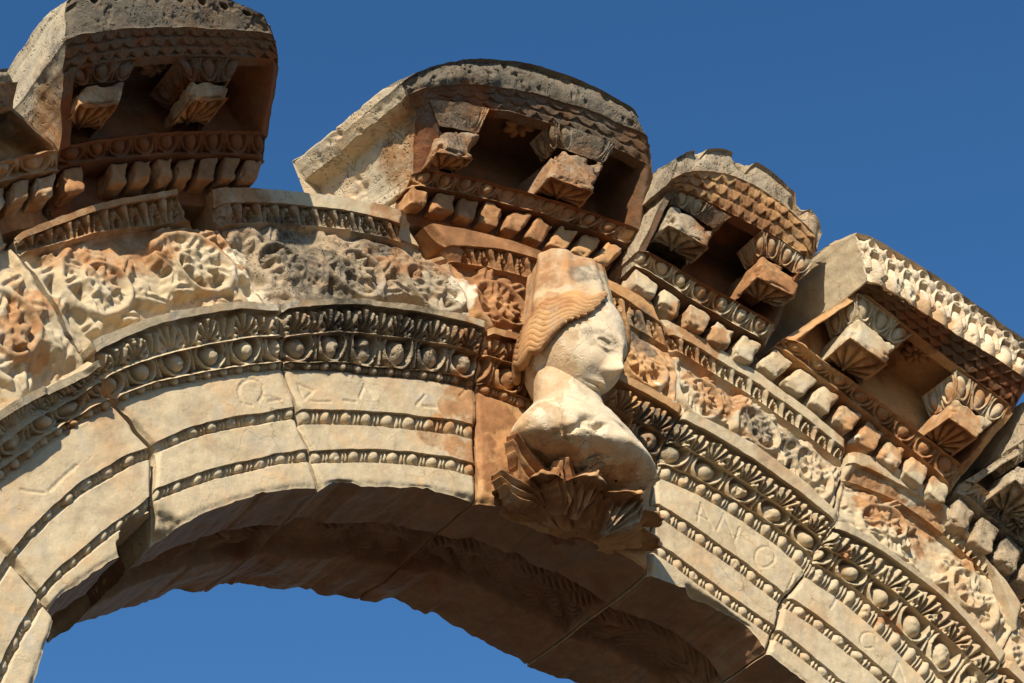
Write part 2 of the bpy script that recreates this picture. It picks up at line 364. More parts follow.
# faint, worn letters cut into the topmost plain band
LETTERS = [arc(251, 391, 12, 130, 410), [(241, 402), (252, 404)], [(268, 401), (280, 400)],
           [(299, 384), (314, 390), (304, 401), (299, 384)], [(310, 402), (330, 402)], [(344, 401), (356, 402)], [(360, 398), (366, 384), (374, 399)],
           [(424, 396), (416, 405)], [(423, 406), (436, 408)], [(460, 396), (470, 386)],
           [(698, 521), (701, 503), (713, 528)], [(697, 514), (708, 519)], [(717, 530), (724, 514), (735, 542), (740, 528)], arc(765, 557, 10, 0, 360), [(788, 588), (794, 574)],
           [(50, 490), (78, 466)], [(20, 489), (45, 492)], [(830, 610), (838, 596)], arc(868, 640, 8, 60, 360), [(890, 680), (898, 662), (908, 690)]]
def voussoir(label, rows, jl, jr, seed, mat=CREAM, friezemat=None, bandmat=None, crestmat=None, plain=False, erode=(.3, .25, .3, .25), breaks=(), top_extra=.02, eggP=.105, bandphase=0., frieze_amp=.052, crestlim=None, gapl=.003):
    R = {k: Row(v, ROWY[k]) for k, v in rows.items()}
    jl, jr = joint([(a_+gapl*0, b_, c_) for a_, b_, c_ in jl]), joint(jr); jl0 = jl; jl = lambda r: jl0(r)+(gapl-.003)/r
    if 'a10' not in R: R['a10'] = (lambda a: type('r', (), dict(y=ROWY['a10'], __call__=lambda s, th: a(th)+.001))())(R['a9'])
    wid = (jr(1.95)-jl(1.95))*1.95; nx = int(wid/STEP)
    nx = min(nx, 260)
    base = thing('arch_stone', label, 'arch stone', at(*((rows['a0'][0])+(0,))), 'carved stones of the arch')
    base.location = Vector((float(1.6*math.sin((jl(1.6)+jr(1.6))/2)), 0, float(1.6*math.cos((jl(1.6)+jr(1.6))/2))))
    body, parts, front = [], [], []
    chain = (['a0', 'b2a', 'b2b', 'b1a', 'b1b', 'a5'] if not plain else ['a0', 'a5'])+['a6', 'a7', 'a8', 'a9', 'a10', 'a11', 'a12', 'a13', 'a14']
    def brk(G):
        for c, r, v, *sf in breaks:
            d = np.sqrt(((G-c)**2*np.array([1, .3, 1])).sum(-1))/r+.22*fbm(G, 22, 3, 3)
            wgt = sst(1.0, sf[0] if sf else .55, d); G = G+wgt[..., None]*np.array(v)
        return G
    for a, b in zip(chain[:-1], chain[1:]):
        G, h = sheet(R[a], R[b], jl, jr, nx=nx, gap=.003)
        W = wid; key = a+b
        if key in ('b2ab2b', 'b1ab1b'):
            G = carve(G, lambda X, T: beads(X, T, h, .072, seed*.37), .020, h, W, erode[0], seed=seed, base=.85)
            parts.append(('bead_and_reel', [G], mat))
        elif key == 'a5a6':
            G = carve(G, lambda X, T: beads(X, T, h, eggP/2*1.0, bandphase), .024, h, W, erode[1]*.7, seed=seed+1, base=.8); parts.append(('bead_row', [G], bandmat or mat))
        elif key == 'a6a7':
            G = carve(G, lambda X, T: eggs(X, T, h, eggP, bandphase), .050, h, W, erode[1]*.7, seed=seed+2, base=.9); parts.append(('egg_and_dart', [G], bandmat or mat))
        elif key == 'a7a8':
            G = carve(G, lambda X, T: palms(X, T, h, eggP*1.02, bandphase), .046, h, W, erode[1], seed=seed+3, base=.85); parts.append(('palmette_band', [G], bandmat or mat))
        elif key == 'a10a11':
            k = 4; H = h
            # swelling frieze
            t = np.linspace(0, 1, G.shape[0])[:, None]; G[..., 1] -= (.014*np.sin(t*math.pi))
            G = carve(G, lambda X, T: scrollwork(X, T*H, W, H, seed), frieze_amp, h, W, erode[2], edge=.02, seed=seed+4, base=.15, er_f=5)
            parts.append(('scroll_frieze', [G], friezemat or mat))
        elif key == 'a12a13':
            s = np.linspace(0, 1, G.shape[1])[None]
            def fn(X, T):
                q = tongues(X, T, h, .052, seed*.3)
                if crestlim: lo, hi = crestlim; m_ = sst(lo-.02, lo, X/W+.5)*sst(hi+.02, hi, X/W+.5); q = q*m_+.8*(1-m_)
                return q
            G = carve(G, fn, .034, h, W, erode[3], seed=seed+5, base=.85); parts.append(('leaf_crest', [G], crestmat or mat))
        elif key == 'a0a5' or key in ('a0b2a', 'b2bb1a', 'b1ba5'):
            body.append(G); 
        else: body.append(G)
        if key == 'b1ba5':
            for poly in LETTERS:
                pts = np.array([at(px, py, -.025)[[0, 2]] for px, py in poly])
                if abs(pts[:, 0].mean()-G[..., 0].mean()) > .5: continue
                G[..., 1] += .0026*np.sqrt(stroke(G[..., 0], G[..., 2], pts, .0042, .0042))
        # arris wear at both ends and along the foot
        s = np.linspace(0, 1, nx)[None]*W; e = np.minimum(s, W-s)
        we = np.exp(-(e/.007)**2)*(.3+1.6*np.clip(.4+fbm(G, 16, 8, 3), 0, 1.5))*.013
        G2 = G.copy(); G2[..., 1] += we
        if a == 'a0':
            tt = np.linspace(0, h, G.shape[0])[:, None]; G2[..., 1] += np.exp(-(tt/.010)**2)*(.005+.045*np.clip(fbm(G, 10, 21, 3), 0, 1)); G2[..., 2] += np.exp(-(tt/.012)**2)*(.034*np.clip(fbm(G, 11, 22, 4)+.05, 0, 1))
        G2 = warp(brk(G2)); G[...] = G2
        front.append(G2)
    prof = np.concatenate(front, 0)
    nd = 70
    def back(line, f=(0., 1.), n=nd, p=1.0):
        t = np.linspace(0, 1, n)[:, None, None]; e = line.copy(); 
        Q = line[None].copy().repeat(n, 0); Q[..., 1] = line[None, :, 1]*(1-t[..., 0])+(DEP)*t[..., 0]
        d = warp(Q)-Q; d *= sst(0, .1, t); return Q+d
    body.append(back(prof[-1]))
    # soffit with its sunk leaf panel
    sof = back(prof[0], n=190)
    yy = sof[..., 1]; s = np.linspace(-.5, .5, nx)[None].repeat(190, 0)*wid
    inr = (yy-.19)/.19+.05*fbm(sof, 9, 66, 3)
    m_ = sst(0, .05, inr)*sst(1, .95, inr)*sst(0, .015, wid/2-np.abs(s))
    u = np.abs(inr-.5)*2
    sp_ = .10+.03*((seed*37) % 5)/5
    phs = s/sp_+u*1.1*(1 if seed % 2 else -1)+.25*fbm(sof, 9, 67+seed, 3)
    leaf = dome(((phs % 1-.5)/.42)**2)*(.3+.7*dome((u/1.02)**2))*(.6+.4*np.cos((s/sp_*3+u*5)*2*math.pi))
    leaf = np.maximum(leaf, .7*np.exp(-((u+.2*fbm(sof, 6, 3, 2))/.10)**2)); leaf = leaf*(1-.8*sst(.35, .7, .5+.5*fbm(sof, 7, 77+seed, 3)))
    rr = np.array(sof); rad_dir = np.stack([sof[..., 0], 0*yy, sof[..., 2]], -1); rad_dir /= np.linalg.norm(rad_dir, axis=-1, keepdims=True)
    sof = sof+rad_dir*(m_*(.052-.038*leaf)+.004*fbm(sof, 16, 5, 3))[..., None]
    # ragged far edge
    far = sst(.42, DEP, yy); sof = sof+rad_dir*(far*np.clip(.03*fbm(sof*np.array([1, .2, 1]), 7, 41, 4)+.012, 0, 1))[..., None]
    for col in (0, -1):
        ln = prof[::3, col]; q = back(ln, n=190); dl = sof[:, col]-q[:, 0]
        ds = np.r_[0, np.cumsum(np.linalg.norm(np.diff(ln, axis=0), axis=1))]
        q = q+dl[:, None]*np.exp(-(ds/.05)**2)[None, :, None]; body.append(q)
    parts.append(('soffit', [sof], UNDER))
    bk = np.stack([sof[-1], (prof[-1]*np.array([1, 0, 1])+np.array([0, DEP, 0]))], 0); body.append(bk)
    make('stone_body', body, mat, base)
    for nm, gs, mm in parts: make(nm, gs, mm, base)
    return base, R, jl, jr

# joints, left to right: (px, py, depth)
J0 = [(-40, 515, 0), (9, 562, 0), (47, 604, 0), (56, 614, 0), (-120, 430, 0)]
J1 = [(8, 250, -.05), (36, 292, -.05), (95, 372, -.07), (118, 407, -.03), (152, 454, 0), (155, 548, 0)]
J2 = [(212, 190, -.09), (217, 228, -.06), (240, 262, -.05), (266, 300, -.08), (286, 311, -.11), (285, 371, -.03), (300, 420, -.02), (322, 489, 0)]
J3 = [(425, 222, -.09), (446, 254, -.07), (464, 295, -.05), (488, 324, -.11), (477, 385, -.03), (478, 497, 0)]
J4 = [(655, 305, -.09), (667, 335, -.08), (672, 358, -.06), (675, 385, -.06), (683, 410, -.11), (656, 474, -.03), (650, 574, 0)]
J5 = [(846, 437, -.09), (842, 465, -.06), (836, 500, -.05), (838, 515, -.11), (806, 575, -.03), (784, 600, -.01), (769, 651, 0)]
J6 = [(1030, 590, -.09), (1012, 650, -.11), (960, 720, -.03), (925, 760, 0)]
J7 = [(1140, 760, -.09), (1100, 800, -.05), (1010, 870, 0)]
JA = [(-60, 735, 0), (20, 790, 0), (-160, 660, 0)]
def pm(pts, k): return off(pts, 0, k)

V = {}
bd2 = [(172, 489), (244, 466), (308, 455)]; bd1 = [(150, 448), (213, 427), (292, 414)]
V[2] = voussoir('pale arch stone under the top left cornice block, right corner of its crest broken', dict(
    a0=[(168, 534), (245, 498), (319, 487)], b2a=pm(bd2, 7), b2b=pm(bd2, -6), b1a=pm(bd1, 7), b1b=pm(bd1, -6),
    a5=[(112, 408), (195, 384), (284, 371)], a6=[(110, 399), (196, 374), (283, 361)], a7=[(112, 374), (190, 348), (281, 334)],
    a8=[(108, 345), (190, 316), (281, 309)], a9=[(98, 338), (185, 309), (283, 303)], a11=[(15, 266), (105, 237), (212, 229)],
    a12=[(12, 258), (104, 231), (205, 222)], a13=[(22, 240), (100, 210), (178, 194)], a14=[(22, 232), (99, 204), (176, 189)]),
    J1, J2, 3, erode=(.16, .2, .12, .2), gapl=.011, breaks=[(at(160, 540, 0), .11, (.02, .07, .03), -.2), (at(205, 196, -.08), .09, (-.0, .12, -.03))])
bd2 = [(327, 456), (405, 458), (472, 468)]; bd1 = [(310, 417), (384.6, 419), (472, 430)]
V[3] = voussoir('grey weathered arch stone just left of the keystone, its carved frieze blackened and battered', dict(
    a0=[(319, 488), (347, 486), (415, 488), (472, 498)], b2a=pm(bd2, 7), b2b=pm(bd2, -7), b1a=pm(bd1, 8), b1b=pm(bd1, -7),
    a5=[(288, 372), (368, 376), (473, 390)], a6=[(288, 362), (368, 365), (474, 379)], a7=[(294, 334), (400, 337), (478, 352)],
    a8=[(296, 307), (380, 306), (484, 327)], a9=[(300, 300), (385, 301), (486, 321)], a11=[(233, 231), (320, 234), (418, 256)],
    a12=[(233, 224), (320, 226), (418, 248)], a13=[(233, 203), (305, 205), (385, 219)], a14=[(231, 188), (290, 191), (400, 209)]),
    J2, J3, 4, erode=(.12, .2, .28, .3), breaks=[(at(425, 235, -.08), .09, (0, .06, 0)), (at(245, 270, -.05), .08, (0, .025, 0))], frieze_amp=.050, friezemat=GREY, crestmat=GREY, bandmat=GREY, crestlim=(.08, .85))
bd2 = [(49, 586), (80, 557), (142, 509)]; bd1 = [(17.7, 551), (66, 501), (142, 455)]
V[1] = voussoir('arch stone at the left edge, its lower right corner broken off beside the wide gap', dict(
    a0=[(45, 612), (90, 577), (148, 543)], b2a=pm(bd2, 7), b2b=pm(bd2, -7), b1a=pm(bd1, 8), b1b=pm(bd1, -7),
    a5=[(0, 484), (40, 453), (110, 409)], a6=[(-6, 474), (36, 442), (104, 401)], a7=[(-10, 455), (28, 424), (98, 384)],
    a8=[(-20, 434), (20, 408), (88, 372)], a9=[(-24, 427), (16, 401), (84, 366)], a11=[(-70, 300), (-20, 268), (20, 240)],
    a12=[(-72, 294), (-22, 262), (18, 236)], a13=[(-82, 272), (-32, 240), (8, 216)], a14=[(-84, 266), (-34, 234), (6, 210)]),
    J0, J1, 5, erode=(.2, .3, .2, .3), breaks=[(at(150, 545, 0), .085, (-.02, .16, .05)), (at(60, 380, -.08), .1, (0, .03, 0))])
bd2 = [(40, 600), (4, 668), (-30, 740)]; bd1 = [(6, 566), (-30, 625), (-65, 700)]
V[0] = voussoir('lowest arch stone in the bottom left corner, narrow curved sliver', dict(
    a0=[(54, 616), (36, 683), (10, 760)], b2a=off(bd2, 5, 3), b2b=off(bd2, -5, -3), b1a=off(bd1, 5, 3), b1b=off(bd1, -5, -3),
    a5=[(-50, 530), (-85, 590), (-120, 660)], a6=[(-58, 522), (-93, 585), (-128, 655)], a7=[(-75, 500), (-110, 565), (-150, 640)],
    a8=[(-95, 480), (-130, 545), (-170, 620)], a9=[(-100, 475), (-135, 540), (-175, 615)], a11=[(-200, 380), (-240, 440), (-280, 520)],
    a12=[(-205, 375), (-245, 435), (-285, 515)], a13=[(-220, 355), (-260, 415), (-300, 495)], a14=[(-225, 350), (-265, 410), (-305, 490)]),
    JA, J0, 6)
bd2 = [(659, 549), (723, 595), (769, 628)]; bd1 = [(661, 512), (739, 564), (781, 597)]
V[5] = voussoir('crisply carved arch stone just right of the keystone, brown patches on its lettered band', dict(
    a0=[(652, 576), (714, 603), (768, 650)], b2a=pm(bd2, 7), b2b=pm(bd2, -6), b1a=pm(bd1, 8), b1b=pm(bd1, -7),
    a5=[(659, 477), (731, 514), (806, 572)], a6=[(662, 462), (735, 499), (812, 556)], a7=[(673, 441), (739, 477), (826, 545)],
    a8=[(686, 419), (744, 452), (835, 520)], a9=[(690, 412), (752, 443), (838, 513)], a11=[(671, 358), (722, 386), (792, 433), (838, 468)],
    a12=[(671, 349), (722, 377), (792, 424), (838, 459)], a13=[(690, 343), (729, 364), (780, 399), (836, 441)], a14=[(690, 331), (751, 368), (832, 429)]),
    J4, J5, 7, erode=(.12, .12, .15, .15), eggP=.118, bandphase=.55)
bd2 = [(775, 633), (839, 683), (870, 712)]; bd1 = [(785, 600), (840, 640), (885, 678)]
V[6] = voussoir('arch stone in the lower right corner, brown carved leaves on its smooth pale upper face', dict(
    a0=[(769, 652), (806, 683), (850, 722)], b2a=pm(bd2, 7), b2b=pm(bd2, -6), b1a=pm(bd1, 8), b1b=pm(bd1, -7),
    a5=[(807, 577), (874, 630), (926, 683)], a6=[(815, 562), (888, 617), (932, 663)], a7=[(822, 545), (900, 596), (977, 667)],
    a8=[(837, 528), (905, 566), (996, 657)], a9=[(841, 521), (930, 580), (1002, 650)], a11=[(850, 488), (922, 522), (978, 578), (1010, 612)],
    a12=[(852, 482), (924, 516), (980, 572), (1012, 606)], a13=[(862, 466), (930, 504), (990, 562)], a14=[(866, 457), (889, 462), (959, 521), (996, 575)]),
    J5, J6, 8, erode=(.14, .12, .15, .4), eggP=.118, bandphase=.1, crestlim=(.55, .9))
V[7] = voussoir('arch stone cut by the right edge of the view below the last joint', dict(
    a0=[(850, 722), (940, 812)], b2a=[(878, 726), (960, 820)], b2b=[(886, 716), (970, 810)], b1a=[(900, 702), (985, 795)], b1b=[(908, 690), (995, 783)],
    a5=[(930, 690), (1020, 790)], a6=[(940, 676), (1030, 776)], a7=[(985, 680), (1050, 750)],
    a8=[(1006, 665), (1070, 735)], a9=[(1010, 658), (1075, 728)], a11=[(1030, 632), (1110, 716)],
    a12=[(1032, 626), (1112, 710)], a13=[(1030, 604), (1120, 700)], a14=[(1034, 596), (1125, 692)]),
    J6, J7, 9)
key = voussoir('brown keystone carrying a carved female bust with a tall crown above acanthus leaves', dict(
    a0=[(478, 500), (560, 524), (650, 575)],
    a5=[(477, 392), (560, 424), (658, 474)], a6=[(478, 380), (565, 412), (662, 462)], a7=[(482, 353), (570, 385), (672, 440)],
    a8=[(487, 331), (575, 360), (682, 414)], a9=[(488, 325), (577, 354), (684, 407)], a11=[(464, 268), (519, 284), (617, 326), (668, 357)],
    a12=[(462, 262), (519, 276), (617, 316), (668, 348)], a13=[(468, 246), (515, 251), (619, 296), (662, 322)], a14=[(472, 232), (515, 240), (617, 286), (655, 303)]),
    J3, J4, 10, mat=BROWN, plain=True, erode=(.1, .2, .15, .3), eggP=.115, bandphase=.28, crestlim=(.08, .95))[0]

# ------------------------------------------------------------------ cornice blocks
YC = dict(bed=-.045, d0=-.055, d1=-.055, e0=-.135, e1=-.175, f=-.325, s=-.395, t=-.42, u=-.36, m=-.285)
def q3(pts, y, s):
    q = np.array([at(a, b, y) for a, b in pts])
    if len(q) == 2: q = np.array([q[0], (q[0]+q[1])/2, q[1]])
    s = np.asarray(s)[:, None]
    L = np.linalg.norm(q[1]-q[0]); t1 = L/(L+np.linalg.norm(q[2]-q[1]))
    a = q[0]; c = (q[1]-q[0])/t1; d = (q[2]-q[0])
    k = (d-c)/(1-t1)          # newton form
    return a+c*s+k*s*(s-t1)
def box_round(c8, mat, name, parent, n=9, rnd=.16, amp=.5, skip=(), chip=0.):
    """worn block from 8 corners: [k][j][i] k=up j=depth i=along"""
    c8 = np.array(c8).reshape(2, 2, 2, 3)
    gs = []
    for ax in range(3):
        for sd in (0, 1):
            if (ax, sd) in skip: continue
            u, v = np.meshgrid(np.linspace(0, 1, n), np.linspace(0, 1, n)); w_ = np.full_like(u, sd)
            co = [None]*3; co[ax] = w_; o = [i for i in range(3) if i != ax]; co[o[0]] = u; co[o[1]] = v
            C = np.stack(co, -1)*2-1
            # rounding
            m_ = np.abs(C); r = np.clip(m_-(1-rnd*2), 0, None); ln = np.linalg.norm(r, axis=-1, keepdims=True)+1e-9
            k = np.where(ln > rnd*2, (np.clip(m_, 0, 1-rnd*2)+r/ln*rnd*2), m_); C = np.sign(C)*k
            C = (C+1)/2
            K, J, I = C[..., 0:1], C[..., 1:2], C[..., 2:3]
            P = 0
            for a in (0, 1):
                for b in (0, 1):
                    for d in (0, 1):
                        P = P+(K if a else 1-K)*(J if b else 1-J)*(I if d else 1-I)*c8[a, b, d]
            if chip:
                edge = np.sort(np.abs(C*2-1), axis=-1)[..., 1]          # 1 on the edges of the block
                P = P+(c8.reshape(-1, 3).mean(0)-P)*(chip*sst(.55, 1, edge)*np.clip(fbm(P, 26, 83, 3)+.15, 0, 1))[..., None]
            gs.append(warp(P, amp*2))
    return make(name, gs, mat, parent)

def cornice(label, rows, depth, mods, dent, seed, mats, sima='plain', erode=.3, flankcut=None, fm=None, coff=.05, splay=0., rec=.05, solid=(.05, .05), drop=(), topround=.06, depth_y=None, eggP=.075, scaleP=.046, breaks=()):
    Y = dict(YC); Y.update(depth_y or {})
    mb, me_, ms, mt_ = mats
    base = thing('cornice_block', label, 'cornice block', at(*rows['bed'][0], -.05), 'carved cornice blocks crowning the arch')
    Lm = np.linalg.norm(at(*rows['f'][0], Y['f'])-at(*rows['f'][-1], Y['f'])); nx = min(300, max(20, int(Lm/.003)))
    s = np.linspace(0, 1, nx)
    R = {k: q3(v, Y[k] if k != 'd0' else Y['e0']+.012, s) for k, v in rows.items()}
    bz = np.minimum(R['bed'][:, 2], R['d0'][:, 2]-.004); R['bed'][:, 2] = bz-.012
    R['d0'] = R['d0']*np.array([1, 0, 1])+np.array([0, Y['bed']-.012, 0])
    R['d1'] = R['e0']*np.array([1, 0, 1])+np.array([0, Y['d1'], 0])
    wall = R['f'].copy(); wall[:, 1] = Y['e1']-.004
    # keep the coffer's back wall no shorter than needed
    sof0 = wall
    u = R['t'].copy(); up = (R['t']-R['s']); up /= np.linalg.norm(up, axis=-1, keepdims=True)
    R['u'] = R['t']+np.array([0, .09, 0])+up*.028
    R['v'] = R['t']+np.array([0, .25, 0])+up*.035
    def brk(G):
        for c, r, v in breaks:
            d = np.linalg.norm(G-c, axis=-1)/r+.25*fbm(G, 20, 3, 3); G = G+sst(1., .5, d)[..., None]*np.array(v)
        return G
    def strip(A, B, step=.003):
        h = np.linalg.norm(A-B, axis=-1).mean(); n = max(3, int(h/step)+1); t = np.linspace(0, 1, n)[:, None, None]
        return A[None]*(1-t)+B[None]*t, h
    body, front, flank, ends = [], [], [], []
    def rnd_end(G, k=.02):
        e = np.minimum(s, 1-s)*Lm; return G+(np.exp(-(e/k)**2)*.02*(1+fbm(G, 9, 5, 3)))[..., None]*np.array([0, 1, 0])
    def add(G, lst=body, amp=1., er=True): 
        G = warp(brk(rnd_end(G) if er else G), 1.2); front.append(G); lst.append(G); return G
    add(strip(R['bed'], R['d0'], .006)[0])
    add(strip(R['d0'], R['d1'], .006)[0])
    add(strip(R['d1'], R['e0'], .006)[0])
    eg, h = strip(R['e0'], R['e1'])
    eg = carve(eg, lambda X, T: eggs(X, T, h, eggP, seed*.31), .024, h, Lm, erode, seed=seed, base=.85)
    eb = []; add(eg, eb, .8)
    upn = R['t']-R['f']; upn[:, 1] = 0; upn /= np.linalg.norm(upn, axis=-1, keepdims=True)
    wall = wall+np.array([0, rec, 0]); shelf = R['e1']+np.array([0, rec, 0]); wall[:, 2] = np.maximum(wall[:, 2], shelf[:, 2]+.01)
    hi = wall+upn*coff; lip = R['f']+np.array([0, .035, 0]); lip2 = lip+upn*coff
    mm_ = (sst(solid[0]-.015, solid[0]+.015, s)*sst(1-solid[1]+.015, 1-solid[1]-.015, s))[:, None]
    ln_ = lambda k: R['e1']*(1-k)+R['f']*k
    shelf = shelf*mm_+ln_(.05)*(1-mm_); hi = hi*mm_+ln_(.5)*(1-mm_); lip2 = lip2*mm_+ln_(.9)*(1-mm_); lip = lip*mm_+ln_(.95)*(1-mm_)
    for a_, b_ in ((R['e1'], shelf), (shelf, hi), (hi, lip2), (lip2, lip), (lip, R['f'])): add(strip(a_, b_, .006)[0])
    sc, h2 = strip(R['f'], R['s'])
    rows_n = 3
    if sima != 'worn' or True:
        er_s = {'worn': .55, 'drilled': .35, 'half': .12, 'shells': .12}[sima]
        sc = carve(sc, lambda X, T: scales(X, T, h2, rows_n, scaleP), .016, h2, Lm, er_s, seed=seed+3, base=.8)
    sb = []; add(sc, sb, .9)
    sm, h3 = strip(R['s'], R['t'])
    fn = {'worn': lambda X, T: .55+.25*np.sin(T*3.1)+.5*fbm(np.stack([X, T*h3, 0*X], -1), 13, 3, 3), 'drilled': lambda X, T: np.minimum(.85, 1-.9*dome((per(X, .07)/.014)**2+((T-.72)/.10)**2))-.0,
          'half': lambda X, T: np.maximum(.5*shells(X, T, h3, .075), .4+.3*np.sin(T*3)), 'shells': lambda X, T: shells(X, T, h3, .059)}[sima]
    am = {'worn': .05, 'drilled': .03, 'half': .03, 'shells': .03}[sima]
    er_t = {'worn': .1, 'drilled': .2, 'half': .5, 'shells': .0}[sima]
    sm = carve(sm, fn, am, h3, Lm, er_t, seed=seed+5, base=.8)
    smb = []; add(sm, smb, 1.6 if sima == 'worn' else .9)
    add(strip(R['t'], R['u'], .008)[0], smb); add(strip(R['u'], R['v'], .01)[0], smb)
    prof = np.concatenate(front, 0)
    for col in (0, -1):
        ln = prof[:, col]; n = int(depth/.008); sp = splay if col == 0 else 0; t = np.linspace(0, 1, n)[:, None]
        ln = ln[::2]
        Q = ln[None].repeat(n, 0).copy(); yb = depth-.4
        Q[..., 1] = ln[None, :, 1]*(1-t)+yb*t; Q[..., 0] -= sp*t
        d = warp(Q, 1.2)-Q; Q = Q+d*sst(0, .08, t)[..., None]
        if flankcut and col == 0:
            # rough tooling on the open flank
            rough = fbm(Q*np.array([1, 1, 1]), 30, 91, 3); Q[..., 0] += (np.clip(rough-.25, 0, 1)*.02)*sst(0, .1, t)*sst(1, .9, t)
        flank.append(Q)
    n = 30; t = np.linspace(0, 1, n)[:, None]
    for ln in (prof[-1], prof[0]):
        Q = ln[None].repeat(n, 0).copy(); Q[..., 1] = ln[None, :, 1]*(1-t)+(depth-.4)*t; Q[..., 0] -= splay*t*np.linspace(1, 0, ln.shape[0])[None]; d = warp(Q, 1.4)-Q; Q = Q+d*sst(0, .1, t)[..., None]; flank.append(Q); ends.append(Q[-1])
    tb = np.linspace(0, 1, 30)[:, None, None]; flank.append(ends[0][None]*(1-tb)+ends[1][None]*tb)
    make('block_body', body, mb, base); make('rough_sides', flank, fm, base)
    make('egg_and_dart', eb, me_, base); make('fish_scale_band', sb, ms, base); make('crowning_moulding', smb, mt_, base)
    # dentils
    nd = dent[0]; keep = dent[1]
    for i in range(nd):
        if i in drop: continue
        a, b = (i+.08)/nd, (i+.84)/nd
        if len(dent) > 2: lo, hi = dent[2]; a, b = lo+(hi-lo)*a, lo+(hi-lo)*b
        f = lambda rw, q: np.array([np.interp(q, s, R[rw][:, k]) for k in range(3)])
        c8 = []
        yf = Y['e0']+.012+rng.uniform(-.004, .004)
        for rw, ff in (('d0', .12), ('d1', .0)):
            for yy in (Y['d1']+.02, yf):
                for q in (a, b):
                    p = f('d0', q)*(1-ff*.3)+f('d1', q)*ff*.3 if rw == 'd0' else f('d1', q)*.98+f('d0', q)*.02
                    p = p.copy(); p[1] = yy; c8.append(p)
        box_round(c8, keep, 'dentil', base, n=16, rnd=.07+.06*rng.rand(), amp=1., chip=.38)
    # modillions: (front-bottom-left, front-bottom-right, front-top-left, front-top-right)
    for k, md in enumerate(mods):
        m4, mm, er = md[:3]; YM = Y['m']
        q = [at(a, b, YM) for a, b in m4]
        back = [p*np.array([1, 0, 1])+np.array([0, Y['e1']+.01, 0]) for p in q]; back2 = [p*np.array([1, 0, 1])+np.array([0, Y['e1']+rec+.02, 0]) for p in q]
        n = 40
        def g4(a, b, c, d, nu=n, nv=n):
            u_, v_ = np.meshgrid(np.linspace(0, 1, nu), np.linspace(0, 1, nv)); u_, v_ = u_[..., None], v_[..., None]
            return a*(1-u_)*(1-v_)+b*u_*(1-v_)+c*(1-u_)*v_+d*u_*v_
        # acanthus leaf sunk in the underside
        und = g4(back[0], back[1], q[0], q[1], 60, 60)
        u_, v_ = np.meshgrid(np.linspace(-1, 1, 60), np.linspace(0, 1, 60))
        rho = np.hypot(u_, v_*1.6-.05); ph = np.arctan2(u_, v_*1.6+.1)
        lf = dome((np.abs((ph*2.6+.5) % 1-.5)/.42)**2)*sst(1.55, 1.2, rho)*(.35+.65*sst(0, 1., rho)); lf = np.maximum(lf, .9*dome((u_/.08)**2)*(v_ < .9))
        rim = np.maximum(sst(.86, .93, np.abs(u_)), sst(.9, .96, v_))
        upv = (q[2]-q[0])/np.linalg.norm(q[2]-q[0]); hh = np.maximum(lf*.85, rim)
        und = und+upv*((1-hh)*.022)[..., None]
        parts = []
        fr = g4(q[0], q[1], q[2], q[3]); lfce = g4(back2[0], q[0], back2[2], q[2]); rt = g4(q[1], back2[1], q[3], back2[3])
        md_o = box_round([[[back2[0], back2[1]], [q[0], q[1]]], [[back2[2], back2[3]], [q[2], q[3]]]], mm, 'modillion', base, n=44, rnd=.05+.02*er, amp=.5*er+.2, skip=((0, 0),), chip=.18+.16*er)
        make('acanthus_leaf', [warp(und, er)], md[3] if len(md) > 3 else mm, md_o)
        # egg and dart crown round the three free sides, up to the fillet
        def tfil(p):   # point on the fillet line's height above p
            i = np.argmin(np.abs((R['f'][:, 0]-p[0]))); return i
        right = (q[3]-q[2]); rl = np.linalg.norm(right); right = right/rl
        fi = R['f']; 
        nrm = np.cross(right, np.array([0, 1., 0])); nrm = nrm if nrm@upv > 0 else -nrm
        topd = lambda p: float(((fi-p)@nrm)[np.argmin(np.abs((fi-p)@right))])
        hc = max(.02, .5*(topd(q[2])+topd(q[3]))-.002)
        fl = .035
        inner = [back[2], q[2], q[3], back[3]]
        outer = [back[2]-right*fl, q[2]-right*fl+np.array([0, -fl, 0]), q[3]+right*fl+np.array([0, -fl, 0]), back[3]+right*fl]
        outer = [o+nrm*hc for o in outer]
        def path(pp, n=170):
            pp = np.array(pp); L = np.r_[0, np.cumsum(np.linalg.norm(np.diff(np.array(inner), axis=0), axis=1))]; q_ = np.linspace(0, L[-1], n)
            return np.stack([np.interp(q_, L, pp[:, j]) for j in range(3)], -1), L[-1]
        A, LL = path(inner); B, _ = path(outer)
        nv = 24; t = np.linspace(0, 1, nv)[:, None, None]; G = A[None]*(1-t)+B[None]*t
        cen = (q[2]+q[3])/2*np.array([1, 0, 1])+np.array([0, Y['e1'], 0])
        N = normals(G); sgn = np.sign(((G-cen)*N).sum(-1).mean()); N = N*sgn
        sx = (np.linspace(0, 1, 170)[None]-.5)*LL*np.ones((nv, 1)); T = np.linspace(0, 1, nv)[:, None]*np.ones((1, 170))
        hgt = eggs(sx, T, hc, LL/7, .5) 
        wear = sst(.75-.25*er, 1.05-.25*er, .5+.5*fbm(G, 9, 70+seed+k, 3)); hgt = hgt*(1-wear)+.4*wear
        G = G+N*((hgt-.8)*.018)[..., None]
        lid = np.stack([G[-1], G[-1]*0+np.array((cen[0], cen[1], cen[2]))+nrm*hc], 0)
        make('crown_moulding', [warp(G, er*.7)], md[4] if len(md) > 4 else mm, md_o)
    # rosettes between the modillions, on the coffer ceiling
    return base, R, s

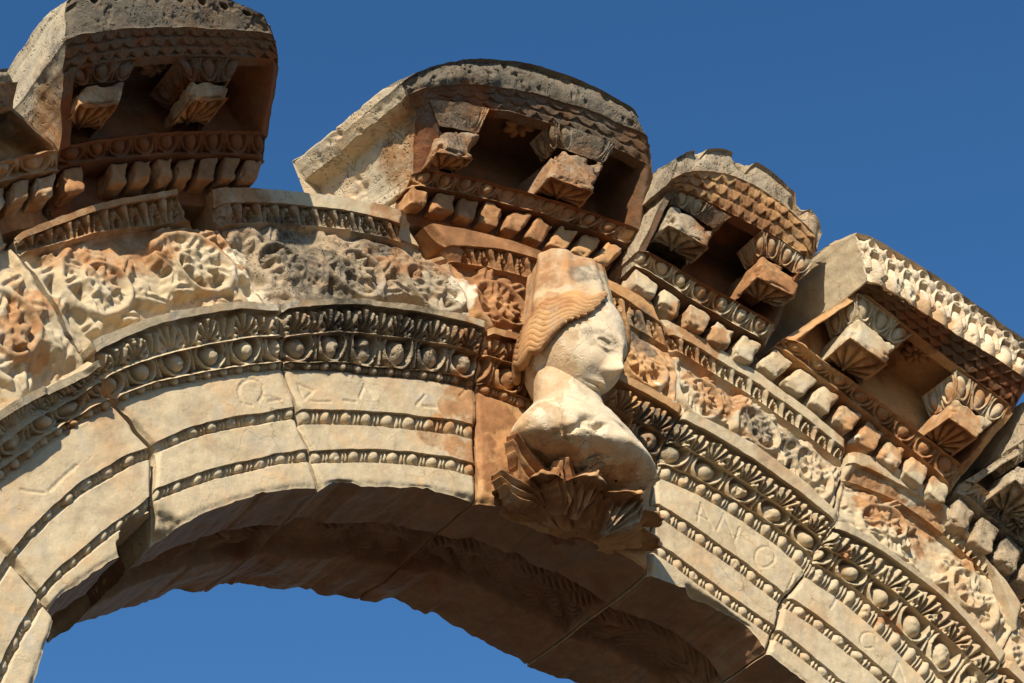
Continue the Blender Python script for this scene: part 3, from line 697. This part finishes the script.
def rosette(parent, c, right, out, down, r, mat):
    gs = []
    for i in range(9):
        a = i/8*2*math.pi
        cc = c+(right*math.cos(a)+out*math.sin(a))*r*.62 if i < 8 else c+down*r*.15
        d = (right*math.cos(a)+out*math.sin(a)) if i < 8 else right
        tn = (-right*math.sin(a)+out*math.cos(a)) if i < 8 else out
        th, ph = np.meshgrid(np.linspace(0, math.pi, 10), np.linspace(0, 2*math.pi, 14))
        L, W, H = (r*.42, r*.24, r*.3) if i < 8 else (r*.22, r*.22, r*.35)
        g = cc+(np.cos(th)*L)[..., None]*d+(np.sin(th)*np.cos(ph)*W)[..., None]*tn+(np.sin(th)*np.sin(ph)*H)[..., None]*down
        gs.append(warp(g, .5))
    make('rosette', gs, mat, parent)

C2, R2, s2 = cornice('largest cornice block, rounded grey lichened top, standing right above the stone beside the keystone', dict(
    bed=[(398, 214), (500, 238), (620, 279)], d0=[(408, 203), (510, 231), (612, 268)], e0=[(412, 184), (525, 209), (634, 246)],
    e1=[(418, 168), (525, 191), (648, 234)], f=[(420, 104), (535, 118), (657, 170)], s=[(414, 88), (535, 93), (656, 140)], t=[(408, 76), (530, 64), (644, 112)]),
    .60, [([(436, 153), (473, 158), (440, 126), (481, 132)], GREY, 2.2, BROWN, GREY), ([(550, 176), (593, 193), (558, 146), (603, 163)], GREY, 1.6, BROWN, GREY)],
    (9, BROWN), 21, (SHADE_BROWN, BROWN, SHADE_BROWN, BLACK), sima='worn', erode=.3, fm=ROUGH, coff=.06, splay=.06, rec=.13, solid=(.10, .05), flankcut=True, scaleP=.06, depth_y=dict(e0=-.115, e1=-.145, f=-.235, s=-.275, t=-.28, m=-.215))
C3, R3, s3 = cornice('small cornice block with rows of fish scales under its broken rim, second from the right', dict(
    bed=[(636, 290), (690, 332), (762, 374)], d0=[(636, 282), (690, 322), (758, 366)], e0=[(638, 263), (690, 297), (770, 343)],
    e1=[(643, 247), (700, 281), (780, 326)], f=[(672, 186), (735, 215), (812, 260)], s=[(676, 174), (755, 186), (824, 244)], t=[(680, 154), (752, 160), (828, 228)]),
    .5, [([(668, 226), (709, 247), (672, 204), (716, 228)], GREY, 1.6, GREY, GREY), ([(757, 276), (795, 297), (763, 254), (804, 278)], BROWN, 1.4, GREY, CREAM)],
    (5, CREAM), 22, (SHADE_BROWN, CREAM, BROWN, GREY), sima='half', erode=.05, fm=GREY, rec=.11, breaks=[(at(744, 160, -.34), .045, (0, .07, -.03)), (at(700, 150, -.34), .03, (0, .03, -.02)), (at(800, 205, -.34), .04, (0, .03, -.02))], depth_y=dict(f=-.285, s=-.335, t=-.345, m=-.25))
C4, R4, s4 = cornice('crisp cornice block on the right with a row of pale shells along its rim', dict(
    bed=[(745, 372), (850, 452), (948, 522)], d0=[(758, 361), (856, 436), (950, 510)], e0=[(779, 343), (868, 414), (957, 488)],
    e1=[(790, 334), (880, 402), (970, 470)], f=[(859, 289), (937, 349), (1016, 411)], s=[(871, 279), (950, 328), (1032, 385)], t=[(861, 230), (941, 279), (1040, 352)]),
    .52, [([(850, 338), (888, 364), (857, 318), (897, 346)], CREAM, .6, BROWN, CREAM), ([(949, 417), (978, 438), (957, 398), (994, 423)], CREAM, .6, BROWN, CREAM)],
    (8, CREAM, (.0, 1.)), 23, (BROWN, BROWN, SHADE_BROWN, PALE), sima='shells', erode=.02, fm=CREAM)
C1, R1, s1 = cornice('cornice block at the top left, dark carved underside and drilled holes along its rim', dict(
    bed=[(60, 202), (150, 188), (262, 189)], d0=[(66, 194), (150, 182), (262, 181)], e0=[(64, 165), (155, 156), (270, 156)],
    e1=[(62, 147), (160, 134), (270, 132)], f=[(67, 68), (160, 57), (283, 61)], s=[(70, 34), (160, 27), (281, 35)], t=[(72, -6), (150, -18), (274, 20)]),
    .62, [([(79, 104), (120, 102), (79, 86), (125, 82)], CREAM, 1.3, BROWN, SHADE_BROWN), ([(192, 100), (229, 98), (190, 82), (231, 82)], CREAM, 1.3, BROWN, SHADE_BROWN)],
    (9, BROWN), 24, (SHADE_BROWN, SHADE_BROWN, SHADE_BROWN, BLACK), sima='drilled', fm=ROUGH, erode=.15, drop=(1,), scaleP=.045)
C0, R0, s0 = cornice('broken cornice fragment at the left edge beside the top left block', dict(
    bed=[(-110, 275), (-20, 226), (57, 204)], d0=[(-110, 262), (-22, 216), (58, 193)], e0=[(-100, 236), (-20, 190), (62, 167)],
    e1=[(-95, 214), (-18, 170), (62, 148)], f=[(-95, 150), (-40, 120), (18, 102)], s=[(-95, 128), (-40, 98), (20, 78)], t=[(-95, 112), (-40, 84), (12, 64)]),
    .55, [([(-60, 175), (-20, 158), (-58, 150), (-18, 134)], CREAM, 1.2)],
    (7, CREAM), 25, (BROWN, CREAM, BROWN, CREAM), sima='worn', fm=CREAM, erode=.2, depth_y=dict(f=-.25, s=-.29, t=-.30, m=-.22))
C5, R5, s5 = cornice('grey cornice block low at the right edge under the shell rimmed block', dict(
    bed=[(952, 530), (1010, 590), (1080, 655)], d0=[(950, 514), (1010, 570), (1085, 640)], e0=[(962, 490), (1020, 540), (1100, 612)],
    e1=[(972, 477), (1030, 524), (1110, 596)], f=[(1030, 440), (1090, 500), (1160, 570)], s=[(1042, 424), (1100, 482), (1170, 552)], t=[(1046, 392), (1110, 440), (1190, 505)]),
    .5, [([(1015, 480), (1050, 510), (1022, 460), (1058, 490)], GREY, 1.3)],
    (6, GREY), 26, (GREY, GREY, GREY, GREY), sima='half', fm=GREY, erode=.2)
yv = np.array([0, -1., 0])
for (cb, R, f, mt_, r) in ((C4, R4, .5, BROWN, .045), (C2, R2, .5, BROWN, .05), (C3, R3, .42, BROWN, .035), (C1, R1, .48, BROWN, .045)):
    i = int(f*(len(R['f'])-1)); p = R['f'][i].copy(); p[2] += .048; rt = R['f'][min(i+5, len(R['f'])-1)]-R['f'][i-5]; rt /= np.linalg.norm(rt)
    dn = np.cross(rt, yv); dn = dn if dn[2] < 0 else -dn
    rosette(cb, p+np.array([0, .085, 0])+dn*.004, rt, yv, dn, r, mt_)

# ------------------------------------------------------------------ the bust on the keystone
def ellip(c, rx, ry, rz, n=60, m_=80):
    th, ph = np.meshgrid(np.linspace(0, math.pi, n), np.linspace(0, 2*math.pi, m_)); return np.stack([np.sin(th)*np.cos(ph)*rx, np.sin(th)*np.sin(ph)*ry, np.cos(th)*rz], -1)
HC = at(573, 354, -.185)       # head centre
def tiltd(Q):     # the head looks down towards the street
    s_, c_ = math.sin(rad(26)), math.cos(rad(26)); yf = -Q[..., 1]; z = Q[..., 2]
    x, f_, z2 = Q[..., 0], yf*c_+z*s_, z*c_-yf*s_; sy, cy_ = math.sin(rad(20)), math.cos(rad(20))   # and a little to its left
    return 1.07*np.stack([x*cy_+f_*sy, -(f_*cy_-x*sy), z2], -1)
def bust():
    G = []
    # head: local X = world x, Yf = towards the viewer (world -y), Z up
    n, k = 170, 220
    th, ph = np.meshgrid(np.linspace(0.001, math.pi-.001, n), np.linspace(0, 2*math.pi, k), indexing='ij')
    x = np.sin(th)*np.cos(ph); yf = np.sin(th)*np.sin(ph); z = np.cos(th)
    z_ = z*.165
    jaw = 1-.42*sst(-.02, -.160, z_)**1.2
    X = x*.112*jaw; Y = yf*.135*(1-.16*sst(-.05, -.17, z_)); Z = z_+0.0
    fr = sst(.15, .6, yf)
    def g(x0, z0, sx, sz, a): 
        return a*np.exp(-((X-x0)/sx)**2-((Z-z0)/sz)**2)
    D = g(0, .035, .07, .02, .007)+g(0, -.012, .014, .042, .020)+g(0, -.040, .017, .016, .020)+g(0, -.082, .030, .009, .012)+g(0, -.098, .024, .009, .010)+g(0, -.135, .032, .022, .012)
    D += g(0, -.0895, .03, .003, -.006)+g(0, -.114, .03, .008, -.006)
    for sx in (-1, 1):
        D += g(.040*sx, .012, .024, .014, -.016)+g(.040*sx, .010, .018, .010, .012)+.0045*np.exp(-((np.hypot((X-.040*sx)/.021, (Z-.010)/.0105)-1)/.28)**2)+g(.052*sx, -.045, .03, .03, .007)+g(.017*sx, -.05, .009, .008, .006)+g(.040*sx, .0235, .02, .004, .004)+g(.04*sx, -.003, .018, .003, .003)
    Y = Y+D*fr*1.25
    head = tiltd(np.stack([X, -Y, Z], -1))
    hd = HC+head; hd = hd+normals(hd)*0; G.append(warp(hd, .8))
    # neck, shoulders and cut-off chest as one loft
    zz = np.array([-.05, -.09, -.135, -.175, -.20, -.222, -.25, -.28, -.31, -.325, -.335, -.34]); rxs = np.array([.10, .09, .088, .096, .125, .16, .208, .205, .14, .08, .04, .0]); rys = np.array([.08, .07, .074, .08, .09, .10, .108, .112, .11, .09, .05, 0]); cy = np.array([.02, .02, .02, .02, .02, .025, .03, .03, .02, .02, .03, .04]); cxs = np.array([0, -.01, -.01, -.005, .01, .02, .03, .055, .10, .13, .14, .14])
    q = np.linspace(0, len(zz)-1, 120); k_ = np.ones(9)/9
    def sm(v): return np.convolve(np.pad(np.interp(q, np.arange(len(zz)), v), 4, 'edge'), k_, 'valid')[:, None]
    a = np.linspace(0, 2*math.pi, 180)[None]; Z0, RX, RY, CY, CX = sm(zz), sm(rxs), sm(rys), sm(cy), sm(cxs)
    ca, sa = np.cos(a), np.sin(a); px_ = np.sign(ca)*np.abs(ca)**.85*RX
    lo = np.stack([HC[0]+.0+CX+px_, HC[1]+CY-RY*sa-.012*np.exp(-((px_)/.05)**2)*(Z0 < -.24), HC[2]+Z0-.05*(px_/.23)**2*(sst(-.17, -.26, Z0))+0*a], -1)
    ck = np.clip(fbm(lo, 15, 55, 4)+.05, 0, 1)*sst(-.23, -.30, Z0); lo[..., 1] += .13*ck*np.sign(sa)
    G.append(warp(lo, 1.3))
    b = make('bust', G, PALE, key)
    # wavy hair drawn back over the temple
    H = []
    for sx in (-1, 1):
        for j in range(11):
            z0 = .125-.0175*j; pts = []; o = 22+5.5*j
            for q in np.linspace(0, 1, 26):
                ang = rad(90-o-(125-o*.6)*q) if sx > 0 else rad(90+o+(125-o*.6)*q)     # from the forehead round to the nape
                zz = z0-.055*q+.010*math.sin(q*17+j*.9)+.03*math.exp(-((q)/.15)**2)
                rr = math.sqrt(max(.05, 1-(zz/.172)**2))
                pts.append((math.cos(ang)*(.112*rr+.014), -math.sin(ang)*(.135*rr+.006) , zz))
            pts = np.array(pts)
            d = np.gradient(pts, axis=0); d /= np.linalg.norm(d, axis=1, keepdims=True); u = np.cross(d, [0, 0, 1]); u /= np.linalg.norm(u, axis=1, keepdims=True)+1e-9; v = np.cross(d, u)
            a = np.linspace(0, 2*math.pi, 12); rr = .0145*np.sin(np.linspace(.35, 2.7, len(pts)))[:, None, None]
            H.append(warp(HC+tiltd(pts[:, None]+rr*(np.cos(a)[None, :, None]*u[:, None]+np.sin(a)[None, :, None]*v[:, None])), .7))
    cap = ellip(None, .106, .126, .140, 60, 80); c2 = cap.copy(); m_ = sst(.05, -.02, c2[..., 1])*sst(.115, .08, c2[..., 2]); c2 = c2*(1-.22*m_)[..., None]
    c2 = c2*(1+.02*np.sin(c2[..., 2]*180))[..., None]; c2[..., 1] += .012; c2[..., 2] += .028
    H.append(warp(HC+tiltd(c2), .8)); make('hair', H, BROWN, b)
    # high crown with a veil falling from it, tied to the stone behind
    a = np.linspace(-.15*math.pi, 1.15*math.pi, 120)[None]; t = np.linspace(0, 1, 60)[:, None]
    fl = 1+.014*np.sin(a*17+2*t)+.03*np.sin(a*5+t)+.02*np.sin(a*9)
    cx = np.stack([HC[0]+(.122-.012*t)*np.cos(a)*fl, HC[1]+.01-(.145-.045*t)*np.sin(a)*fl, HC[2]+.08+.20*t+.015*np.sin(a*3)*t], -1)
    tp = np.stack([cx[-1], cx[-1]*0+np.array([HC[0], HC[1]+.02, HC[2]+.285])], 0)
    make('tall_crown', [warp(cx, 1.2), warp(np.linspace(0, 1, 12)[:, None, None]*tp[1][None]+(1-np.linspace(0, 1, 12)[:, None, None])*tp[0][None], 1.2)], CREAM, b)
bust()

def leafmesh(base, tip, side, bulge, width, lobes=5, nu=70, nv=60, th=.012):
    """acanthus leaf: a curved, lobed, ribbed sheet with thickness"""
    t = np.linspace(0, 1, nv)[:, None]; u = np.linspace(-1, 1, nu)[None]; au = np.abs(u)
    fl = .5+.5*np.cos(u*math.pi*(lobes+.0)+.5*np.sin(t*5))          # flutes that fan out from the stalk
    wv = width*(.16+.84*sst(0, .75, t))*(1-.35*sst(.7, 1., t))*(1+.05*np.sin(t*31)*sst(.6, 1, au))
    te = t*(1-.22*au**2)*(1-.07*(1-fl)*sst(.6, 1, t))
    c = base*(1-te)[..., None]+tip*te[..., None]+np.array(bulge)*np.sin(te*math.pi*.78)[..., None]
    nrm = np.cross(np.array(tip)-np.array(base), side); nrm /= np.linalg.norm(nrm); nrm = nrm if nrm@np.array(bulge) > 0 else -nrm
    h = .016*(fl**.7)*sst(0, .35, t)+.012*np.exp(-(u/.09)**2)-.018*au**2.5+.010*sst(.8, 1, t)
    P = c+(wv*u)[..., None]*np.array(side)+nrm*h[..., None]
    Q = c+(wv*u*.97)[..., None]*np.array(side)+nrm*(h-.03)[..., None]
    gs = [P, np.stack([P[:, 0], Q[:, 0]]), np.stack([P[:, -1], Q[:, -1]]), np.stack([P[-1], Q[-1]]), np.stack([P[0], Q[0]])]
    return [warp(g, 1.) for g in gs]
def nz(v): v = np.array(v, float); return v/np.linalg.norm(v)
def L_(b, t, by, ty, width, bul, lobes=5, mat=BROWN):
    B = at(*b, by); T = at(*t, ty); d = nz(T-B); o = nz([0, -1, 0]); s_ = nz(np.cross(d, o)); nn = nz(np.cross(s_, d)); nn = nn if nn@(-np.array([0, 1., 0])) > 0 else -nn
    make('acanthus_leaf', leafmesh(B, T, s_, nn*bul, width, lobes), mat, key)
# bowl of the console under the bust: fluted leaves radiating from the keystone's foot
ft = at(590, 536, -.02); topc = at(603, 484, -.16)
a = np.linspace(-.12*math.pi, 1.12*math.pi, 330)[None]; t = np.linspace(0, 1, 130)[:, None]
rx = .045+.155*np.sin(t*math.pi/2)**.8; ry = .02+.15*np.sin(t*math.pi/2)**1.3
NL = 6; u_ = ((a/math.pi*NL) % 1-.5)*2
gap = dome((np.abs(u_)/(.96-.10*np.cos(t*22)))**2)
vein = .5+.5*np.cos(t*15-np.abs(u_)*5.5)
dsp = (gap**.6*.040+vein*gap*.014+.016*np.exp(-(u_/.12)**2)-.03)*sst(0, .25, t)+.045*np.exp(-((t-.97)/.10)**2)*gap
bowl = np.stack([ft[0]+(topc[0]-ft[0])*t+(rx+dsp)*np.cos(a), 0.01-(ry+dsp)*np.sin(a)+0*t, ft[2]-.01+(topc[2]-ft[2])*t-.03*np.exp(-((t-1)/.07)**2)*gap+0*a], -1)
make('leaf_console', [warp(bowl, 1.6)], BROWN, key)
L_((556, 510), (500, 440), -.04, -.10, .065, .03)
L_((545, 508), (487, 478), -.035, -.07, .045, .02)
L_((564, 514), (552, 458), -.07, -.14, .050, .03)
L_((576, 520), (590, 468), -.08, -.16, .055, .02)
L_((604, 534), (638, 494), -.09, -.16, .055, .02, 5, GREY)
# ------------------------------------------------------------------ ground far below
g = bpy.data.materials.new('worn paving'); g.use_nodes = True; t_ = g.node_tree; b_ = t_.nodes['Principled BSDF']; b_.inputs['Roughness'].default_value = .9
br = t_.nodes.new('ShaderNodeTexBrick'); br.inputs['Scale'].default_value = 1.2; br.inputs['Color1'].default_value = (.10, .075, .05, 1); br.inputs['Color2'].default_value = (.075, .055, .04, 1); br.inputs['Mortar'].default_value = (.05, .04, .03, 1); br.inputs['Mortar Size'].default_value = .015
gc = t_.nodes.new('ShaderNodeNewGeometry'); t_.links.new(gc.outputs['Position'], br.inputs['Vector']); t_.links.new(br.outputs['Color'], b_.inputs['Base Color'])
me = bpy.data.meshes.new('ground'); me.from_pydata([(-600, -600, -3.6), (600, -600, -3.6), (600, 600, -3.6), (-600, 600, -3.6)], [], [(0, 1, 2, 3)]); me.materials.append(g)
go = bpy.data.objects.new('ground', me); COL.objects.link(go); go['kind'] = 'structure'
